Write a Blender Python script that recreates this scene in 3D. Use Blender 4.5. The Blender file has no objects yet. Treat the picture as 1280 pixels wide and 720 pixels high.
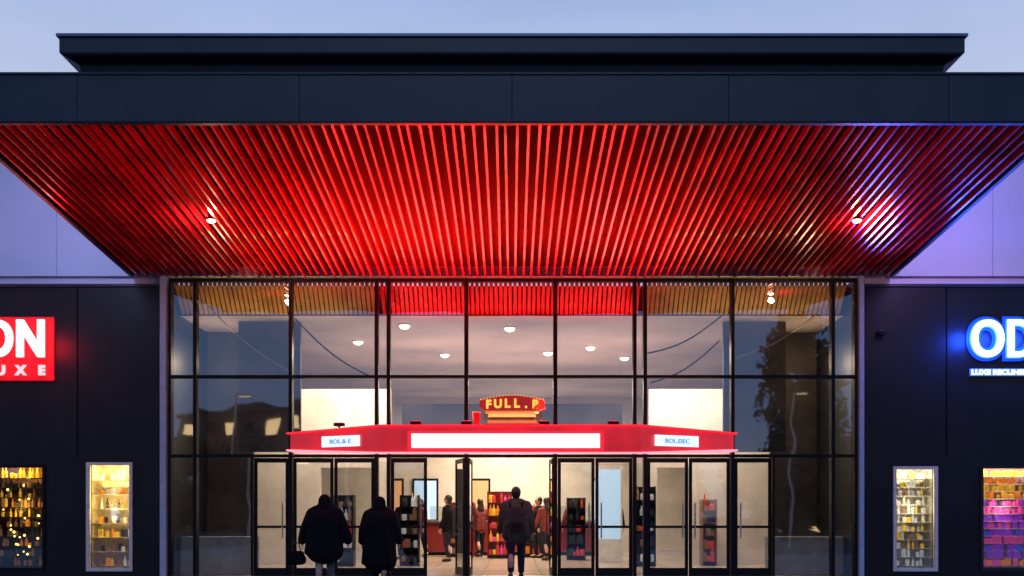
import bpy, bmesh, math, random
from mathutils import Vector, Matrix
random.seed(7)
S=bpy.context.scene
COL=S.collection
S.view_settings.view_transform='Standard'
try: S.view_settings.look='None'
except Exception: pass
S.view_settings.exposure=0

# ---------------------------------------------------------------- materials
def mat(name,col,rough=0.6,metal=0.0,var=0.12,scale=6.0,bump=0.0,emit=None,es=0.0,spec=0.5,coat=0.0,evar=0.0):
    m=bpy.data.materials.new(name); m.use_nodes=True
    nt=m.node_tree; b=nt.nodes['Principled BSDF']
    tc=nt.nodes.new('ShaderNodeTexCoord'); n=nt.nodes.new('ShaderNodeTexNoise')
    n.inputs['Scale'].default_value=scale; n.inputs['Detail'].default_value=5
    nt.links.new(tc.outputs['Object'],n.inputs['Vector'])
    r=nt.nodes.new('ShaderNodeValToRGB')
    r.color_ramp.elements[0].position=0.3; r.color_ramp.elements[1].position=0.7
    r.color_ramp.elements[0].color=[c*(1-var) for c in col]+[1]
    r.color_ramp.elements[1].color=[min(1,c*(1+var)) for c in col]+[1]
    nt.links.new(n.outputs['Fac'],r.inputs['Fac']); nt.links.new(r.outputs['Color'],b.inputs['Base Color'])
    mr=nt.nodes.new('ShaderNodeMapRange'); mr.inputs['To Min'].default_value=max(0.02,rough-0.08); mr.inputs['To Max'].default_value=min(1,rough+0.08)
    nt.links.new(n.outputs['Fac'],mr.inputs['Value']); nt.links.new(mr.outputs['Result'],b.inputs['Roughness'])
    b.inputs['Metallic'].default_value=metal
    b.inputs['Specular IOR Level'].default_value=spec
    b.inputs['Coat Weight'].default_value=coat
    if bump:
        bp=nt.nodes.new('ShaderNodeBump'); bp.inputs['Strength'].default_value=bump; bp.inputs['Distance'].default_value=0.02
        nt.links.new(n.outputs['Fac'],bp.inputs['Height']); nt.links.new(bp.outputs['Normal'],b.inputs['Normal'])
    if emit:
        b.inputs['Emission Color'].default_value=list(emit)+[1]; b.inputs['Emission Strength'].default_value=es
        if evar:
            me_=nt.nodes.new('ShaderNodeMapRange'); me_.inputs['From Min'].default_value=.3; me_.inputs['From Max'].default_value=.7
            me_.inputs['To Min'].default_value=es*(1-evar); me_.inputs['To Max'].default_value=es*(1+evar)
            nt.links.new(n.outputs['Fac'],me_.inputs['Value']); nt.links.new(me_.outputs['Result'],b.inputs['Emission Strength'])
    return m
def glassmat(name,tint=(0.86,0.9,0.92),mul=3.0,wob=0.03,rough=.02):
    m=bpy.data.materials.new(name); m.use_nodes=True; nt=m.node_tree; nt.nodes.clear()
    o=nt.nodes.new('ShaderNodeOutputMaterial'); mx=nt.nodes.new('ShaderNodeMixShader')
    t=nt.nodes.new('ShaderNodeBsdfTransparent'); t.inputs[0].default_value=list(tint)+[1]
    g=nt.nodes.new('ShaderNodeBsdfGlossy'); g.inputs['Roughness'].default_value=rough; g.inputs['Color'].default_value=(0.9,0.95,1,1)
    f=nt.nodes.new('ShaderNodeFresnel'); f.inputs['IOR'].default_value=1.5
    mu=nt.nodes.new('ShaderNodeMath'); mu.operation='MULTIPLY'; mu.use_clamp=True; mu.inputs[1].default_value=mul
    tc=nt.nodes.new('ShaderNodeTexCoord'); n=nt.nodes.new('ShaderNodeTexNoise'); n.inputs['Scale'].default_value=0.9; n.inputs['Detail'].default_value=1
    bp=nt.nodes.new('ShaderNodeBump'); bp.inputs['Strength'].default_value=wob; bp.inputs['Distance'].default_value=0.1
    L=nt.links.new
    L(tc.outputs['Object'],n.inputs['Vector']); L(n.outputs['Fac'],bp.inputs['Height']); L(bp.outputs['Normal'],g.inputs['Normal'])
    L(f.outputs[0],mu.inputs[0]); L(mu.outputs[0],mx.inputs[0]); L(t.outputs[0],mx.inputs[1]); L(g.outputs[0],mx.inputs[2]); L(mx.outputs[0],o.inputs[0])
    return m
def emis(name,col,s): return mat(name,[c*0.6 for c in col],0.5,emit=col,es=s,var=0.03)

M={}
M['fascia']=mat('dark_blue_grey_metal',(0.027,0.032,0.048),0.40,0.2,0.16,1.5)
M['trim']=mat('pale_metal_trim',(0.16,0.19,0.25),0.35,0.6,0.1,3)
M['recess']=mat('black_soffit',(0.006,0.006,0.008),0.7)
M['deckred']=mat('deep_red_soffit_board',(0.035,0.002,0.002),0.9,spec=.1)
M['slat']=mat('red_slat_paint',(0.44,0.010,0.022),0.22,0.0,0.4,1.2,spec=.35,coat=0.3)
M['black']=mat('black_frame_metal',(0.006,0.006,0.008),0.45,0.0,spec=0.2)
M['greyframe']=mat('grey_frame_metal',(0.02,0.022,0.025),0.4,0.0,spec=.3)
M['blackwall']=mat('black_cladding',(0.009,0.0075,0.009),0.45,0.0,0.3,0.8,spec=0.35)
M['joint']=mat('joint_black',(0.003,0.003,0.003),0.8,spec=.1)
M['lilac']=mat('pale_metal_cladding',(0.62,0.61,0.80),0.5,0.0,0.06,0.6)
M['ljoint']=mat('cladding_joint',(0.42,0.42,0.55),0.7)
M['white']=mat('silver_metal',(0.36,0.50,0.64),0.4,0.0)
M['cream']=mat('cream_plaster',(0.72,0.65,0.55),0.75,0,0.12,1.5)
M['ceil']=mat('lobby_ceiling',(0.52,0.42,0.39),0.7,0,0.30,0.35)
M['timber']=mat('timber_slat',(0.28,0.15,0.06),0.5,0,0.45,2)
M['darkscreen']=mat('dark_brown_grey_screen',(0.055,0.044,0.038),0.7,0,.7,.9)
M['glass']=glassmat('clear_glass',mul=5.3,wob=.05)
M['glassdoor']=glassmat('door_glass',(0.9,0.92,0.94),3.2)
M['redfascia']=mat('lit_red_panel',(0.5,0.008,0.012),0.2,emit=(0.95,0.008,0.018),es=0.52,var=0.2,scale=1.6,coat=.6,evar=.3)
M['redtrim']=mat('bright_red_trim',(0.6,0.01,0.015),0.3,emit=(1,0.02,0.04),es=0.95)
M['lightbox']=emis('white_light_box',(1.0,0.88,0.86),1.6)
M['strip']=emis('pink_light_strip',(1.0,0.40,0.5),1.0)
M['letter']=emis('white_letter',(1,0.95,0.95),2.2)
M['letterdim']=emis('pinkish_white_letter',(1,0.72,0.72),0.9)
M['redhalo']=emis('red_halo',(1.0,0.02,0.03),1.2)
M['redpanel']=mat('glowing_red_panel',(0.5,0.003,0.007),.5,emit=(0.85,0.004,0.012),es=0.6,scale=2,evar=.25)
M['bluehalo']=emis('blue_halo',(0.03,0.22,1.0),1.8)
M['deepblue']=emis('deep_blue_glow',(0.006,0.07,0.85),0.9)
M['bluewhite']=emis('blue_white_letter',(0.80,0.92,1.0),2.2)
M['cyanboard']=emis('pale_cyan_board',(0.66,0.84,1.0),1.25)
M['bluemark']=emis('blue_marking',(0.16,0.32,0.85),0.8)
M['palemark']=emis('pale_small_lettering',(0.70,0.84,1.0),1.5)
M['stripblue']=emis('blue_strip_board',(0.12,0.28,0.80),0.7)
M['yellow']=emis('yellow_letter',(1.0,0.50,0.07),1.3)
M['amber']=emis('amber_glow',(1.0,0.36,0.10),0.45)
M['bulb']=emis('golden_bulb',(1.0,0.50,0.14),1.1)
M['spark']=emis('yellow_glow_bulb',(1.0,0.62,0.15),5)
M['warmdisc']=emis('downlight_lens',(1.0,0.80,0.55),7)
M['pinkdisc']=emis('canopy_downlight_lens',(1.0,0.62,0.42),22)
M['reddisc']=emis('red_floodlight_lens',(1.0,0.03,0.02),2)
M['addedlens']=emis('added_lamp_lens',(0.5,0.35,1.0),.3)
M['teal']=emis('pale_blue_screen',(0.50,0.72,0.90),0.85)
M['warmscreen']=emis('warm_poster',(0.9,0.45,0.2),0.5)
M['warmwin']=emis('lit_window',(1.0,0.65,0.3),2.8)
M['coolwin']=emis('cool_lit_window',(0.7,0.85,1.0),2.2)
M['conc']=mat('grey_stone',(0.20,0.19,0.20),0.7,0,0.2,5,0.3)
M['brick']=mat('dusky_brick',(0.14,0.09,0.07),0.8,0,0.2,3,0.2)
M['leaf']=mat('dark_leaf',(0.030,0.05,0.022),0.6,0,0.4,9)
M['wood']=mat('brown_wood',(0.20,0.10,0.05),0.5,0,0.25,5)
M['skin']=mat('skin',(0.50,0.30,0.22),0.55)
M['hair']=mat('dark_hair',(0.02,0.015,0.012),0.5)
M['steel']=mat('brushed_steel',(0.4,0.4,0.4),0.3,1.0)
M['coatblack']=mat('black_cloth',(0.007,0.007,0.010),0.9,0,0.3,12,0.3,spec=.15)
M['coatgrey']=mat('charcoal_cloth',(0.022,0.02,0.026),0.9,0,0.3,12,0.3,spec=.2)
M['coatbrown']=mat('brown_cloth',(0.075,0.058,0.048),0.9,0,0.3,12,0.3,spec=.2)
M['jean']=mat('dark_denim',(0.018,0.022,0.038),0.85,0,0.3,14,0.2,spec=.2)
M['palejean']=mat('pale_grey_denim',(0.12,0.11,0.12),0.85,0,0.3,14,0.2,spec=.2)
M['coatred']=mat('brick_red_cloth',(0.20,0.03,0.025),0.85,0,0.2,12)
M['canvas']=mat('dark_canvas',(0.040,0.026,0.020),0.85,0,0.3,12,0.3)
M['shoe']=mat('shoe_leather',(0.015,0.012,0.01),0.45)
M['counter']=mat('red_counter',(0.22,0.02,0.02),0.35,0,0.1,3,coat=0.4)
M['archred']=mat('dark_red_sign_face',(0.30,0.02,0.01),0.4,emit=(0.40,0.02,0.01),es=.5)
M['shelfwhite']=mat('white_shelf',(0.7,0.68,0.62),0.5)
M['eye']=mat('eye_dark',(0.02,0.015,0.01),0.2)
M['lip']=mat('lip',(0.35,0.12,0.10),0.5)
pal=[mat('pack_%s'%n,c,0.4,emit=c,es=0.32,scale=14,var=.35) for n,c in [('red',(0.6,0.05,0.04)),('yellow',(0.95,0.55,0.04)),('white',(0.7,0.68,0.62)),('blue',(0.06,0.12,0.7)),('purple',(0.32,0.04,0.65)),('pink',(0.8,0.07,0.38)),('green',(0.1,0.4,0.12)),('orange',(0.90,0.28,0.02)),('black',(0.02,0.02,0.02)),('brown',(0.25,0.12,0.05))]]  # goods glow faintly in their own colour so they look lit
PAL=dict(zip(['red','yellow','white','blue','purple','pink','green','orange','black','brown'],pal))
def paving(name,c1,c2,mort,sc,rough):
    m=bpy.data.materials.new(name); m.use_nodes=True; nt=m.node_tree; b=nt.nodes['Principled BSDF']
    tc=nt.nodes.new('ShaderNodeTexCoord'); br=nt.nodes.new('ShaderNodeTexBrick')
    br.inputs['Color1'].default_value=c1+(1,); br.inputs['Color2'].default_value=c2+(1,); br.inputs['Mortar'].default_value=mort+(1,)
    br.inputs['Scale'].default_value=sc; br.inputs['Mortar Size'].default_value=0.008; br.offset=0.0
    br.inputs['Brick Width'].default_value=0.6; br.inputs['Row Height'].default_value=0.6
    nt.links.new(tc.outputs['Object'],br.inputs['Vector']); nt.links.new(br.outputs['Color'],b.inputs['Base Color'])
    b.inputs['Roughness'].default_value=rough
    return m
M['paving']=paving('stone_paving',(0.17,0.165,0.16),(0.21,0.2,0.19),(0.07,0.07,0.07),1.0,0.55)
M['tile']=paving('lobby_tile',(0.44,0.36,0.28),(0.50,0.41,0.32),(0.22,0.18,0.15),1.0,0.2)
M['ground']=mat('asphalt',(0.05,0.05,0.052),0.85,0,0.25,2,0.4)

# ---------------------------------------------------------------- helpers
def box(bm,x0,x1,y0,y1,z0,z1):
    v=[bm.verts.new((x,y,z)) for x in (x0,x1) for y in (y0,y1) for z in (z0,z1)]
    for f in ((0,1,3,2),(4,6,7,5),(0,4,5,1),(2,3,7,6),(0,2,6,4),(1,5,7,3)):
        bm.faces.new([v[i] for i in f])
def mk(name,bm,m,parent=None,loc=None,rot=None,bevel=0,smooth=False):
    me=bpy.data.meshes.new(name); bmesh.ops.recalc_face_normals(bm,faces=bm.faces); bm.to_mesh(me); bm.free()
    o=bpy.data.objects.new(name,me); COL.objects.link(o)
    for mm in (m if isinstance(m,list) else [m]): me.materials.append(mm)
    if parent: o.parent=parent
    if loc: o.location=loc
    if rot: o.rotation_euler=rot
    if smooth: me.polygons.foreach_set('use_smooth',[True]*len(me.polygons))
    if bevel:
        b=o.modifiers.new('bevel','BEVEL'); b.width=bevel; b.segments=2; b.limit_method='ANGLE'
    return o
def mkbox(name,b6,m,parent=None,bevel=0,loc=None,rot=None):
    bm=bmesh.new(); box(bm,*b6); return mk(name,bm,m,parent,loc,rot,bevel)
def empty(name,loc=(0,0,0),rotz=0):
    e=bpy.data.objects.new(name,None); e.empty_display_size=0.2; COL.objects.link(e); e.location=loc; e.rotation_euler=(0,0,rotz); return e
def info(o,label,cat,group=None,kind=None):
    o['label']=label; o['category']=cat
    if group: o['group']=group
    if kind: o['kind']=kind
def struct(o): o['kind']='structure'
def cyl(bm,r,z0,z1,n=16,r2=None,cx=0,cy=0):
    r2=r if r2 is None else r2
    a=[bm.verts.new((cx+r*math.cos(2*math.pi*i/n),cy+r*math.sin(2*math.pi*i/n),z0)) for i in range(n)]
    b=[bm.verts.new((cx+r2*math.cos(2*math.pi*i/n),cy+r2*math.sin(2*math.pi*i/n),z1)) for i in range(n)]
    for i in range(n): bm.faces.new((a[i],a[(i+1)%n],b[(i+1)%n],b[i]))
    bm.faces.new(a[::-1]); bm.faces.new(b)
def dup_tree(e,loc,rotz=None,scale=None):
    c=e.copy(); COL.objects.link(c); c.location=loc
    if rotz is not None: c.rotation_euler=(0,0,rotz)
    if scale: c.scale=(scale,)*3
    for ch in list(e.children):
        cc=ch.copy(); COL.objects.link(cc); cc.parent=c
        for g in list(ch.children):
            gg=g.copy(); COL.objects.link(gg); gg.parent=cc
    return c
def light(name,kind,loc,energy,col,size=0.3,sy=None,rot=(0,0,0),spot=None):
    l=bpy.data.lights.new(name,kind); l.energy=energy; l.color=col
    if kind=='AREA':
        l.size=size
        if sy: l.shape='RECTANGLE'; l.size_y=sy
    elif kind in('POINT','SPOT'): l.shadow_soft_size=size
    if spot: l.spot_size=spot; l.spot_blend=0.8
    o=bpy.data.objects.new(name,l); COL.objects.link(o); o.location=loc; o.rotation_euler=rot
    return o
def aim(o,tgt):
    o.rotation_euler=(Vector(tgt)-o.location).to_track_quat('-Z','Y').to_euler()
# facade measurements: 63 px of the photo = 1 m on the facade plane
def fx(p): return (p-640)/63.0
def fz(p): return 1.2+(645-p)/63.0

# ---------------------------------------------------------------- world, camera
w=bpy.data.worlds.new('World'); S.world=w; w.use_nodes=True
nt=w.node_tree; bg=nt.nodes['Background']
tc=nt.nodes.new('ShaderNodeTexCoord'); sep=nt.nodes.new('ShaderNodeSeparateXYZ'); nt.links.new(tc.outputs['Generated'],sep.inputs[0])
def ramp(els):
    r=nt.nodes.new('ShaderNodeValToRGB'); cr=r.color_ramp
    while len(cr.elements)<len(els): cr.elements.new(0.5)
    for e,(p,c) in zip(cr.elements,els): e.position=p; e.color=tuple(c)+(1,)
    nt.links.new(sep.outputs['Z'],r.inputs['Fac']); return r
front=ramp([(0,(0.60,0.54,0.66)),(0.33,(0.58,0.63,0.86)),(0.40,(0.50,0.60,0.88)),(0.46,(0.38,0.51,0.82)),(1,(0.11,0.19,0.42))])
back=ramp([(0,(0.46,0.42,0.50)),(0.10,(0.22,0.34,0.62)),(0.30,(0.09,0.24,0.58)),(1,(0.08,0.16,0.40))])
mr=nt.nodes.new('ShaderNodeMapRange'); mr.inputs['From Min'].default_value=-0.5; mr.inputs['From Max'].default_value=0.8
nt.links.new(sep.outputs['Y'],mr.inputs['Value'])
mx=nt.nodes.new('ShaderNodeMixRGB'); nt.links.new(mr.outputs['Result'],mx.inputs[0]); nt.links.new(back.outputs[0],mx.inputs[1]); nt.links.new(front.outputs[0],mx.inputs[2])
nz=nt.nodes.new('ShaderNodeTexNoise'); nz.inputs['Scale'].default_value=3.2; nz.inputs['Detail'].default_value=4
mp=nt.nodes.new('ShaderNodeMapping'); mp.inputs['Scale'].default_value=(1,1,4); nt.links.new(tc.outputs['Generated'],mp.inputs[0]); nt.links.new(mp.outputs[0],nz.inputs['Vector'])
m2=nt.nodes.new('ShaderNodeMapRange'); m2.inputs['From Min'].default_value=.3; m2.inputs['From Max'].default_value=.7; m2.inputs['To Min'].default_value=0.92; m2.inputs['To Max'].default_value=1.07; nt.links.new(nz.outputs['Fac'],m2.inputs['Value'])
m3=nt.nodes.new('ShaderNodeMixRGB'); m3.blend_type='MULTIPLY'; m3.inputs[0].default_value=1; nt.links.new(mx.outputs[0],m3.inputs[1]); nt.links.new(m2.outputs[0],m3.inputs[2])
nt.links.new(m3.outputs[0],bg.inputs[0]); bg.inputs[1].default_value=0.93

cam=bpy.data.cameras.new('Camera'); co=bpy.data.objects.new('Camera',cam); COL.objects.link(co); S.camera=co
co.location=(0,-20,1.2); co.rotation_euler=(math.radians(90),0,0)
cam.lens=36*1260/1280; cam.sensor_width=36; cam.shift_y=285/1280; cam.clip_end=2000

# ---------------------------------------------------------------- ground
bm=bmesh.new(); box(bm,-600,600,-600,600,-0.3,-0.13); g=mk('ground',bm,M['ground']); struct(g)
bm=bmesh.new(); box(bm,-22,22,-16,0.0,-0.13,0.0); g=mk('plaza_pavement',bm,M['paving']); struct(g)

# ---------------------------------------------------------------- building
B=empty('cinema_building'); info(B,'black and pale-lilac cinema building with wide red slatted entrance canopy','building')
def sheet(name,x0,x1,z0,z1,y,th,holes,m,parent):
    xs=sorted(set([x0,x1]+[h[0] for h in holes]+[h[1] for h in holes])); zs=sorted(set([z0,z1]+[h[2] for h in holes]+[h[3] for h in holes]))
    bm=bmesh.new(); V={}
    def v(x,z):
        if (x,z) not in V: V[(x,z)]=bm.verts.new((x,y,z))
        return V[(x,z)]
    for i in range(len(xs)-1):
        for j in range(len(zs)-1):
            cx=(xs[i]+xs[i+1])/2; cz=(zs[j]+zs[j+1])/2
            if any(h[0]<cx<h[1] and h[2]<cz<h[3] for h in holes): continue
            bm.faces.new((v(xs[i],zs[j]),v(xs[i+1],zs[j]),v(xs[i+1],zs[j+1]),v(xs[i],zs[j+1])))
    fs=bm.faces[:]
    r=bmesh.ops.extrude_face_region(bm,geom=fs)
    bmesh.ops.translate(bm,vec=(0,th,0),verts=[e for e in r['geom'] if isinstance(e,bmesh.types.BMVert)])
    return mk(name,bm,m,parent)
WIN=[(fx(-14),fx(60),0.12,fz(582)),(fx(112),fx(168),0.12,fz(579)),(fx(1114),fx(1168),0.12,fz(584)),(fx(1222),fx(1298),0.12,fz(583))]
WIN=[tuple(round(c,3) for c in wv) for wv in WIN]
WZ=5.72
sheet('black_wall',-14,fx(202),0,WZ,-0.12,0.25,WIN[:2],M['blackwall'],B)
sheet('black_wall',fx(1078),14,0,WZ,-0.12,0.25,WIN[2:],M['blackwall'],B)
for x in (fx(100),fx(-20),fx(1180),fx(1300)): mkbox('panel_joint',(x-0.012,x+0.012,-0.126,-0.118,2.35,WZ),M['joint'],B)
mkbox('coping',(-14,fx(202),-0.17,0.12,WZ,WZ+0.05),M['fascia'],B); mkbox('coping',(fx(1078),14,-0.17,0.12,WZ,WZ+0.05),M['fascia'],B)
mkbox('upper_wall',(-14,14,0.03,0.25,5.97,9.0),M['lilac'],B)
for i in range(-7,8):
    x=i*1.86+0.25
    mkbox('cladding_joint',(x-0.008,x+0.008,0.022,0.034,5.97,9.0),M['ljoint'],B)
mkbox('wall_base_band',(-14,-6.95,0.14,0.3,5.6,5.97),M['lilac'],B); mkbox('wall_base_band',(6.95,14,0.14,0.3,5.6,5.97),M['lilac'],B)
for a,b in ((203,210.5),(1071,1077)):
    mkbox('end_post',(fx(a),fx(b),-0.16,0.2,0,5.93),M['white'],B,0.01)
# interior shell
mkbox('lobby_floor',(-6.8,6.8,0.2,15,-0.1,0.004),M['tile'],B)
mkbox('lobby_ceiling',(-6.8,6.8,0.66,15,5.3,5.5),M['ceil'],B)
mkbox('bulkhead',(-6.8,6.8,0.60,0.655,5.3,5.9),M['deckred'],B)
mkbox('back_wall',(-6.8,6.8,15,15.2,0,5.5),M['cream'],B)
mkbox('side_wall',(-7.0,-6.8,0.2,15.2,0,5.9),M['blackwall'],B); mkbox('side_wall',(6.8,7.0,0.2,15.2,0,5.9),M['blackwall'],B)
mkbox('added_dark_drop',(-2.9,2.9,6.5,6.7,3.15,4.15),M['darkscreen'],B)  # dark drop added to darken the band behind the marquee
def reflection_slats(x0,n_,pitch,hw,m,name):  # slats built behind the glass to imitate the canopy's reflection
    bm=bmesh.new()
    for k in range(n_):
        x=x0+k*pitch; w_=hw
        v=[bm.verts.new(c) for c in ((x-w_,.14,5.80),(x+w_,.14,5.80),(x+w_,.14,5.86),(x-w_,.14,5.86),(x-w_,.56,5.31),(x+w_,.56,5.31),(x+w_,.56,5.37),(x-w_,.56,5.37))]
        for f in ((0,1,2,3),(4,5,6,7),(0,1,5,4),(2,3,7,6),(0,3,7,4),(1,2,6,5)): bm.faces.new([v[q] for q in f])
    return mk(name,bm,m,B)
reflection_slats(-6.7,42,.095,.036,M['timber'],'timber_slats')
reflection_slats(2.75,42,.095,.036,M['timber'],'timber_slats')
reflection_slats(-2.6,55,.095,.032,M['slat'],'red_reflection_slats')  # added behind the centre panes to strengthen the red reflection
for sd in (-1,1):
    a,b=sorted((sd*6.79,sd*5.76))
    mkbox('added_dark_screen',(a,b,2.46,2.58,0,5.28),M['darkscreen'],B)  # dark screen added behind the outer panes so reflections show
    a,b=sorted((sd*5.758,sd*4.45))
    mkbox('added_upper_screen',(a,b,1.2,1.3,2.55,5.28),M['darkscreen'],B)  # second dark screen, added so the upper panes read as reflection
    a,b=sorted((sd*6.75,sd*5.25))
    mkbox('stone_ledge',(a,b,.5,.95,0.004,.78),M['conc'],B,.02)
def part(x0,x1,z0,z1): mkbox('partition_wall',(x0,x1,5.0,5.15,z0,z1),M['cream'],B)
part(-6.79,-4.75,0,4.35); part(-4.749,-3.3,2.4,4.35); part(-3.299,-3.0,0,4.35)
part(3.4,3.6,0,4.35); part(3.601,4.45,2.4,4.35); part(4.451,6.79,0,4.35)
def tube(bm,pts,r,n=6):
    pr=None
    for i,p in enumerate(pts):
        p=Vector(p); d=(Vector(pts[min(i+1,len(pts)-1)])-Vector(pts[max(i-1,0)])).normalized(); q=d.to_track_quat('Z','Y').to_matrix()
        c=[bm.verts.new(p+q@Vector((r*math.cos(2*math.pi*k/n),r*math.sin(2*math.pi*k/n),0))) for k in range(n)]
        if pr:
            for k in range(n): bm.faces.new((pr[k],pr[(k+1)%n],c[(k+1)%n],c[k]))
        else: bm.faces.new(c[::-1])
        pr=c
    bm.faces.new(pr)
for x0,z0,x1,z1,mm in ((-6.3,5.6,-4.45,4.1,'conc'),(-4.4,5.2,-2.8,4.0,'recess'),(4.3,5.3,2.75,4.5,'recess'),(4.2,4.75,2.8,3.9,'recess'),(6.3,5.4,4.5,4.4,'conc')):
    bm=bmesh.new(); tube(bm,[(x0+(x1-x0)*t/10,.45,z0+(z1-z0)*t/10-.15*math.sin(math.pi*t/10)) for t in range(11)],.018)
    mk('reflection_line',bm,M[mm],B)  # strands standing in for reflected lines in the glazing

# ---- curtain wall
CW=empty('glass_wall'); CW.parent=B
mull=[(214,.05),(245,.07),(316,.04),(364,.07),(471,.07),(486,.07),(583,.08),(694,.08),(793,.07),(806,.07),(915,.07),(966,.04),(1040,.07),(1068,.05)]
ZT=5.9
short=(316,966)
for p,wd in mull:
    x=fx(p); mkbox('mullion',(x-wd/2,x+wd/2,-0.09,0.09,0,ZT if p not in short else 2.36),M['black'],CW,0.006)
rows=[(0.03,2.36),(2.42,3.93),(3.99,5.84)]
doorbays={3:2,5:2,6:0,7:2,9:2,2:1,10:1}
def bay(l,i):
    return fx(l[i][0])+l[i][1]/2+.002, fx(l[i+1][0])-l[i+1][1]/2-.002
def pane(a,b,z0,z1):
    bm=bmesh.new(); x0,x1=(a-b)/2,(b-a)/2; h=(z1-z0)/2
    vs=[bm.verts.new(q) for q in ((x0,0,-h),(x1,0,-h),(x1,0,h),(x0,0,h))]; bm.faces.new(vs)
    mk('glass_pane',bm,M['glass'],CW,((a+b)/2,0,(z0+z1)/2),(random.uniform(-.006,.006),0,random.uniform(-.006,.006)))
for i in range(len(mull)-1):
    a,b=bay(mull,i)
    if i not in doorbays: pane(a,b,*rows[0])
tall=[q for q in mull if q[0] not in short]
for i in range(len(tall)-1):
    a,b=bay(tall,i)
    for z in ((2.36,2.42),(3.93,3.99),(5.84,5.9)):
        mkbox('transom',(a,b,-0.06,0.06,z[0],z[1]),M['black'],CW)
    pane(a,b,*rows[1]); pane(a,b,*rows[2])
# ---- doors
def door(x0,x1,hinge=None,ang=0,hs=1):
    wd=x1-x0; H=2.34
    d=empty('door'); d.parent=B
    if hinge=='r': d.location=(x1,0.0,0.01)
    else: d.location=(x0,0.0,0.01)
    o=-wd if hinge=='r' else 0
    d.rotation_euler=(0,0,math.radians(ang))
    t=0.068
    bm=bmesh.new()
    box(bm,o+.005,o+t,-.02,.02,0,H); box(bm,o+wd-t,o+wd-.005,-.02,.02,0,H)
    box(bm,o+t,o+wd-t,-.0195,.0195,0,0.16); box(bm,o+t,o+wd-t,-.0195,.0195,H-.09,H); box(bm,o+t,o+wd-t,-.0195,.0195,0.95,1.0)
    mk('door_frame',bm,M['black'],d)
    bm=bmesh.new(); box(bm,o+t,o+wd-t,-.006,.006,0.16,H-.09); mk('door_glass',bm,M['glassdoor'],d)
    hx=o+wd-t-.05 if hs>0 else o+t+.05
    bm=bmesh.new(); cyl(bm,.014,.75,1.45,10,cx=hx,cy=-.075); 
    for z in (.82,1.38): box(bm,hx-.01,hx+.01,-.075,-.015,z-.01,z+.01)
    mk('handle',bm,M['steel'],d)
for i,n in doorbays.items():
    a=fx(mull[i][0])+mull[i][1]/2+.004; b=fx(mull[i+1][0])-mull[i+1][1]/2-.004
    if n==2:
        c=(a+b)/2
        door(a,c-.003,None,0,1)
        if i==5: door(c+.003,b,'r',-74,-1)
        else: door(c+.003,b,None,0,-1)
    elif n==1: door(a,b,None,0,1 if i==2 else -1)
    else:
        c=(a+b)/2; door(a,c-.01,None,88,1); door(c+.01,b,'r',-88,-1)
mkbox('threshold',(-6.75,6.75,-0.12,0.2,0.0,0.012),M['steel'],B)

# ---- canopy
C=empty('canopy'); C.parent=B
YF=-6.3; ZB=5.95; ZF=6.56; HW=7.5
def zs(y): return ZB+(ZF-ZB)*(y/YF)
bm=bmesh.new()
n=100
for i in range(n):
    x=-HW+0.10+i*(2*HW-0.20)/(n-1)+random.uniform(-.012,.012); xe=x+random.uniform(-.02,.02)
    wd=0.018; hd=0.10; dz=random.uniform(-.02,.02); de=random.uniform(-.02,.02)
    y0,y1=0.0,YF+0.05
    q=[(x-wd,y0,zs(y0)+dz),(x+wd,y0,zs(y0)+dz),(x+wd,y0,zs(y0)+hd),(x-wd,y0,zs(y0)+hd),(xe-wd,y1,zs(y1)+de),(xe+wd,y1,zs(y1)+de),(xe+wd,y1,zs(y1)+hd),(xe-wd,y1,zs(y1)+hd)]
    v=[bm.verts.new(c) for c in q]
    for f in ((0,1,2,3),(4,5,6,7),(0,1,5,4),(2,3,7,6),(0,3,7,4),(1,2,6,5)): bm.faces.new([v[k] for k in f])
mk('slats',bm,M['slat'],C)
bm=bmesh.new()
q=[(-HW,0,zs(0)+.20),(HW,0,zs(0)+.20),(HW,YF,zs(YF)+.20),(-HW,YF,zs(YF)+.20)]
lo=[bm.verts.new(c) for c in q]; hi=[bm.verts.new((c[0],c[1],7.1)) for c in q]
bm.faces.new(lo); bm.faces.new(hi)
for k in range(4): bm.faces.new((lo[k],lo[(k+1)%4],hi[(k+1)%4],hi[k]))
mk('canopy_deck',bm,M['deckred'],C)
for x0,x1 in ((-HW-.06,-HW),(HW,HW+.06)):
    bm=bmesh.new(); v=[]
    for x in (x0,x1):
        for (y,z) in ((0,zs(0)-.02),(YF-.02,zs(YF)-.02),(YF-.02,7.12),(0,7.12)): v.append(bm.verts.new((x,y,z)))
    bm.faces.new(v[:4]); bm.faces.new(v[4:])
    for k in range(4): bm.faces.new((v[k],v[(k+1)%4],v[4+(k+1)%4],v[4+k]))
    mk('canopy_edge',bm,M['fascia'],C)
xs=[-7.58]+[ (p-640)/92.2 for p in (98,375,640,910,1184)]+[7.58]
for a,b in zip(xs[:-1],xs[1:]):
    mkbox('fascia_panel',(a+.003,b-.003,YF-.08,YF-.03,ZF-.03,7.16),M['fascia'],C,0.003)
mkbox('fascia_backing',(-7.56,7.56,YF-.028,YF-.002,ZF-.02,7.14),M['recess'],C)
mkbox('drip_edge',(-7.6,7.6,YF-.10,YF-.02,ZF-.06,ZF-.034),M['black'],C)
mkbox('fascia_cap',(-7.6,7.6,YF-.10,YF-.0,7.163,7.19),M['fascia'],C)
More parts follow.
